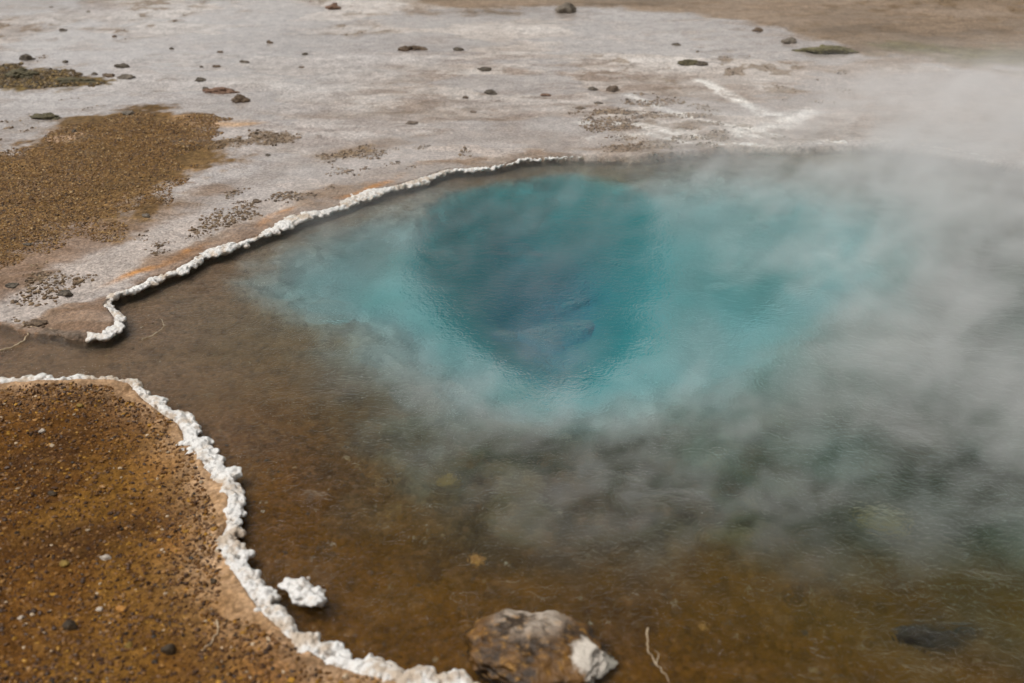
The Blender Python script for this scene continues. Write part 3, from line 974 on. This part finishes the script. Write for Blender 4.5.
twig([(648, 628), (647, 645), (654, 662), (664, 672), (670, 684)], .0024, 'thin bent twig in near water right of the boulder', -.001, True, [(656, 665), (659, 655), (655, 650)])
twig([(-20, 362), (0, 352), (22, 343), (32, 330)], .0045, 'long pale twig across the outlet at the far left edge', 0, True)
twig([(142, 340), (155, 334), (165, 326), (160, 318)], .003, 'curved pale twig in shallow water right of the rim hook', -.001, True)
twig([(218, 628), (219, 640), (210, 652), (202, 657)], .0022, 'bent pale twig on near gravel bank', .004)
twig([(30, 327), (60, 331), (90, 338)], .003, 'straight thin twig in outlet just left of the rim hook', 0, True)

# ------------------------------------------------------------------ gravel (nobody could count it)
def gravel(name, n, sampler, rmin, rmax, mats, seed=5, power=2.2):
    r_ = np.random.default_rng(seed)
    Vb, Fb = ico(1) if False else ico(1)
    vs, fs, cols_, off = [], [], [], 0
    xy = sampler(r_, n)
    for (x, y) in xy:
        rad_ = rmin + (rmax - rmin) * r_.random() ** power
        s_ = rad_ * r_.uniform(.6, 1.3, 3) * np.array([1, 1, .7])
        V = Vb * (1 + .28 * r_.standard_normal(Vb.shape)).clip(.5, 1.5)
        an = r_.uniform(0, 6.28)
        ca_, sa_ = math.cos(an), math.sin(an)
        V = V * s_
        V = np.stack([V[:, 0] * ca_ - V[:, 1] * sa_, V[:, 0] * sa_ + V[:, 1] * ca_, V[:, 2]], 1)
        vs.append(V + np.array([x, y, gz(x, y) + s_[2] * .05]))
        fs.append(Fb + off)
        off += len(Vb)
        cc = mats[r_.choice(len(mats), p=[m__[0] for m__ in mats])][1]
        cc = np.array(cc) * r_.uniform(.7, 1.25)
        cols_.append(np.repeat(np.r_[cc, 1][None, :], len(Vb), 0))
    me = mesh_from(name, np.concatenate(vs), np.concatenate(fs), None, False)
    ca = me.color_attributes.new('earth', 'FLOAT_COLOR', 'POINT')
    ca.data.foreach_set('color', np.concatenate(cols_).astype(np.float32).ravel())
    me.materials.append(M_gravel)
    o = bpy.data.objects.new(name, me)
    col.objects.link(o)
    tag(o, kind='stuff')
    return o

kg = NT('gravel')
bg_ = kg.n('BsdfPrincipled', i_Roughness=.5)
kg.l(kg.n('VertexColor', layer_name='earth').outputs[0], bg_.inputs['Base Color'])
bg_.inputs['Coat Weight'].default_value = .08
bg_.inputs['Specular IOR Level'].default_value = .3
bg_.inputs['Coat Roughness'].default_value = .2
kg.l(bg_.outputs[0], kg.out.inputs['Surface'])
M_gravel = kg.m

nearpoly = np.array([tuple(q_) for q_ in P(RIM_NEAR, .018)] + [(0.6, 1.4), (-1.4, 1.3), (-3.2, 2.0), (-3.2, 3.2)])
gpp = P(GP, .03)
m1p = P([(-100, 66), (0, 71), (35, 74), (70, 77), (116, 84), (112, 90), (80, 90), (30, 95), (0, 92), (-100, 90)], .03)

def in_poly(poly, margin, pw=1.0, rag=.1):
    lo, hi = poly.min(0), poly.max(0)
    def f(r_, n):
        out = []
        while sum(map(len, out)) < n:
            q_ = np.stack([r_.uniform(lo[0], hi[0], n), r_.uniform(lo[1], hi[1], n)], 1)
            s_ = sdist(q_[:, 0], q_[:, 1], poly)
            nn = fbm(q_[:, 0], q_[:, 1], 5, 3, 5)
            dens = .45 + .55 * sst(fbm(q_[:, 0], q_[:, 1], 3, 3, 44), -.3, .3)
            ok = (s_ + rag * nn > margin) & (np.abs(q_[:, 0]) < .55 * q_[:, 1] + .3) & (r_.random(n) < dens)
            out.append(q_[ok])
        return np.concatenate(out)[:n]
    return f

def bed_sampler(r_, n):
    out = []
    while sum(map(len, out)) < n:
        q_ = np.stack([r_.uniform(-2.4, 3, n), r_.uniform(1.6, 4.6, n)], 1)
        s_ = sdist(q_[:, 0], q_[:, 1], pool)
        b_ = sdist(q_[:, 0], q_[:, 1], basin)
        ok = (s_ > .04) & (b_ < -.1) & (r_.random(n) < np.clip(1.6 - s_ * 1.0, .12, 1))
        out.append(q_[ok])
    return np.concatenate(out)[:n]

near_mats = [(.36, (.13, .055, .011)), (.27, (.055, .023, .007)), (.20, (.20, .09, .016)), (.07, (.30, .15, .04)), (.06, (.38, .19, .02)), (.02, (.50, .38, .25)), (.02, (.03, .02, .012))]
gravel('gravel', 34000, in_poly(nearpoly, .042, rag=.07), .0013, .0066, near_mats, 5, 3.0)
far_mats = [(.44, (.18, .092, .030)), (.22, (.07, .038, .016)), (.29, (.29, .165, .05)), (.05, (.44, .30, .14))]
gravel('gravel', 52000, in_poly(gpp, -.02, rag=.26), .0022, .0065, far_mats, 6, 2.4)
moss_mats = [(.5, (.11, .07, .028)), (.2, (.05, .035, .016)), (.3, (.24, .16, .055))]
gravel('gravel', 7000, in_poly(m1p, -.01, rag=.16), .004, .013, moss_mats, 7, 2.0)
gravel('gravel', 5000, bed_sampler, .0015, .007, [(.5, (.16, .085, .035)), (.25, (.06, .035, .016)), (.2, (.30, .2, .1)), (.05, (.5, .42, .3))], 8, 3.0)
def crumb_sampler(r_, n):
    m = np.flatnonzero((crm2 > .5) | (crumb > .5) | (crm > .9) & (n_hi > .3) | (g2 > .5) | (g3 > .5))
    i_ = r_.choice(m, n)
    return np.stack([X[i_] + r_.uniform(-.02, .02, n), Y[i_] + r_.uniform(-.02, .02, n)], 1)
gravel('gravel', 5200, crumb_sampler, .003, .010, [(.5, (.18, .12, .07)), (.2, (.09, .06, .035)), (.3, (.28, .2, .12))], 9, 2.6)

# ------------------------------------------------------------------ steam
ks = NT('steam')
pv = ks.n('VolumePrincipled', i_Color=(.995, .993, .99, 1), i_Anisotropy=.0, i_Density=1.0)
ks.l(pv.outputs[0], ks.out.inputs['Volume'])
STEP = 3.0
LO, HI = (-1.7, 1.9, .004), (5.0, 8.0, .62)

gt = bpy.data.node_groups.new('steam', 'GeometryNodeTree')
gt.interface.new_socket('Geometry', in_out='OUTPUT', socket_type='NodeSocketGeometry')
s = NT.__new__(NT)
s.t = gt
gout = gt.nodes.new('NodeGroupOutput')
pos = gt.nodes.new('GeometryNodeInputPosition').outputs[0]
sx = s.n('SeparateXYZ', i_Vector=pos)
x_, y_, z_ = sx.outputs
# wisps lean over and stretch with the drift of the air
lean = s.n('CombineXYZ')
s.l(s.math('MULTIPLY_ADD', z_, -.5, x_), lean.inputs[0])
s.l(s.math('MULTIPLY_ADD', z_, .2, y_), lean.inputs[1])
s.l(s.math('MULTIPLY', z_, .9), lean.inputs[2])
big = s.noise(lean.outputs[0], 1.1, 3, .5, dist=.5)
fine = s.noise(lean.outputs[0], 4.6, 5, .6, dist=.9)
low = s.noise(lean.outputs[0], 7.5, 4, .58, dist=.8)
tall = s.math('MULTIPLY', s.smooth(x_, .1, 3.2), s.smooth(y_, 3.0, 5.0, .45, 1.0))
top_ = s.math('MULTIPLY_ADD', tall, 0.10, 0.27)
hf = s.math('POWER', s.math('SUBTRACT', 1.0, s.math('DIVIDE', z_, top_), clamp=True), 1.2)
m_left = s.smooth(s.math('ADD', s.math('MULTIPLY', x_, .85), s.math('MULTIPLY', s.math('SUBTRACT', y_, 3.2), .5)), -.75, .0)
m_near = s.smooth(y_, 2.0, 3.3)
m_far = s.math('MAXIMUM', s.smooth(y_, 5.4, 6.4, 1, 0), s.math('MULTIPLY', s.smooth(x_, .8, 2.4), s.smooth(y_, 5.6, 7.0, 1, 0)))
calm = s.smooth(x_, .35, 1.5, .20, .95)
mask = s.math('MULTIPLY', s.math('MULTIPLY', m_left, s.math('MULTIPLY', m_near, calm)), m_far)
mask = s.math('MULTIPLY', mask, s.smooth(x_, -1.3, -.7))
nz = s.math('ADD', s.math('MULTIPLY', big.outputs[0], .30), s.math('MULTIPLY', fine.outputs[0], .70))
thr = s.math('MULTIPLY_ADD', tall, -.085, .485)
dn = s.math('MULTIPLY', s.math('SUBTRACT', nz, thr, clamp=True), 19.0)
base = s.math('MULTIPLY_ADD', tall, .50, .07)
dens = s.math('MULTIPLY', s.math('MULTIPLY', s.math('ADD', dn, base), hf), mask)
# a thin layer that clings to the water in small curls
cling = s.math('MULTIPLY', s.math('SUBTRACT', low.outputs[0], .44, clamp=True), 6.5)
cling = s.math('MULTIPLY', cling, s.smooth(z_, .04, .17, 1, 0))
c_m = s.smooth(s.math('ADD', s.math('MULTIPLY', x_, .85), s.math('MULTIPLY', s.math('SUBTRACT', y_, 3.2), .5)), -.70, -.2)
c_m = s.math('MULTIPLY', s.math('MULTIPLY', c_m, s.smooth(y_, 1.95, 2.35)), s.math('MULTIPLY', s.smooth(y_, 5.2, 6.0, 1, 0), s.smooth(y_, 2.9, 3.4, 1.0, .10)))
dens = s.math('ADD', dens, s.math('MULTIPLY', s.math('MULTIPLY', cling, c_m), s.smooth(x_, -1.2, -.8)))
vc = gt.nodes.new('GeometryNodeVolumeCube')
gt.links.new(s.math('MULTIPLY', dens, 1.95), vc.inputs['Density'])
vc.inputs['Min'].default_value = LO
vc.inputs['Max'].default_value = HI
for nm, r_ in (('X', 300), ('Y', 270), ('Z', 36)):
    vc.inputs['Resolution ' + nm].default_value = r_
sm_ = gt.nodes.new('GeometryNodeSetMaterial')
sm_.inputs['Material'].default_value = ks.m
gt.links.new(vc.outputs[0], sm_.inputs['Geometry'])
gt.links.new(sm_.outputs[0], gout.inputs[0])
vol = bpy.data.volumes.new('steam')
vol.materials.append(ks.m)
vol.render.step_size = .05
so = bpy.data.objects.new('steam', vol)
col.objects.link(so)
md = so.modifiers.new('steam', 'NODES')
md.node_group = gt
tag(so, kind='stuff')

# ------------------------------------------------------------------ light
world = bpy.data.worlds.new('World')
scene.world = world
world.use_nodes = True
wt = world.node_tree
wt.nodes.clear()
sky = wt.nodes.new('ShaderNodeTexSky')
sky.sky_type = 'NISHITA'
sky.sun_disc = False
EL, ROT = R(62), R(-100)
sky.sun_elevation = EL
sky.sun_rotation = ROT
sky.dust_density = 6
sky.air_density = 1
hsv = wt.nodes.new('ShaderNodeHueSaturation')
hsv.inputs['Saturation'].default_value = .12
bgn = wt.nodes.new('ShaderNodeBackground')
bgn.inputs['Strength'].default_value = .15
wo = wt.nodes.new('ShaderNodeOutputWorld')
wt.links.new(sky.outputs[0], hsv.inputs['Color'])
tcw = wt.nodes.new('ShaderNodeTexCoord')
sw = wt.nodes.new('ShaderNodeSeparateXYZ')
wt.links.new(tcw.outputs['Generated'], sw.inputs[0])
rw = wt.nodes.new('ShaderNodeValToRGB')          # sky brightness shaped by height: bright horizon and zenith, dark band for dimmer reflections
wt.links.new(sw.outputs[2], rw.inputs[0])
for e_, (p_, v_) in zip([rw.color_ramp.elements[0], rw.color_ramp.elements[1]] + [rw.color_ramp.elements.new(.5) for _ in range(4)],
                        [(0.0, 1.0), (1.0, 1.0), (.24, .85), (.40, .27), (.82, .23), (.95, .95)]):
    e_.position = p_
    e_.color = (v_, v_, v_, 1)
cn = wt.nodes.new('ShaderNodeTexNoise')
wt.links.new(tcw.outputs['Generated'], cn.inputs['Vector'])
cn.inputs['Scale'].default_value = 3.0
cn.inputs['Detail'].default_value = 5
cm_ = wt.nodes.new('ShaderNodeMapRange')
wt.links.new(cn.outputs[0], cm_.inputs[0])
for i_, v_ in enumerate((.3, .7, .7, 1.3)):
    cm_.inputs[1 + i_].default_value = v_
def wmul(a_, b_):
    q_ = wt.nodes.new('ShaderNodeMix'); q_.data_type = 'RGBA'; q_.blend_type = 'MULTIPLY'; q_.inputs[0].default_value = 1
    wt.links.new(a_, q_.inputs[6]); wt.links.new(b_, q_.inputs[7])
    return q_.outputs[2]
hot = wmul(wmul(hsv.outputs[0], rw.outputs[0]), cm_.outputs[0])
warm = wt.nodes.new('ShaderNodeRGB'); warm.outputs[0].default_value = (1, .98, .955, 1)
hot = wmul(hot, warm.outputs[0])
wt.links.new(hot, bgn.inputs['Color'])
wt.links.new(bgn.outputs[0], wo.inputs['Surface'])
sd_ = bpy.data.lights.new('sun', 'SUN')
sd_.energy = 1.7
sd_.angle = R(40)
sd_.color = (1, .975, .94)
sun = bpy.data.objects.new('sun', sd_)
# direction towards the sun, same as the sky's
dv = Vector((math.sin(ROT) * math.cos(EL), math.cos(ROT) * math.cos(EL), math.sin(EL)))
sun.rotation_euler = dv.to_track_quat('Z', 'Y').to_euler()
col.objects.link(sun)

# ------------------------------------------------------------------ render settings
scene.view_settings.view_transform = 'Standard'
scene.view_settings.look = 'None'
scene.view_settings.gamma = 1
scene.view_settings.exposure = 0.15
cy = scene.cycles
cy.use_denoising = True
cy.max_bounces = 8
cy.diffuse_bounces = 2
cy.glossy_bounces = 3
cy.transmission_bounces = 6
cy.volume_bounces = 2
cy.volume_max_steps = 256
cy.sample_clamp_indirect = 6
cy.caustics_refractive = True
cy.caustics_reflective = False
cy.use_adaptive_sampling = True
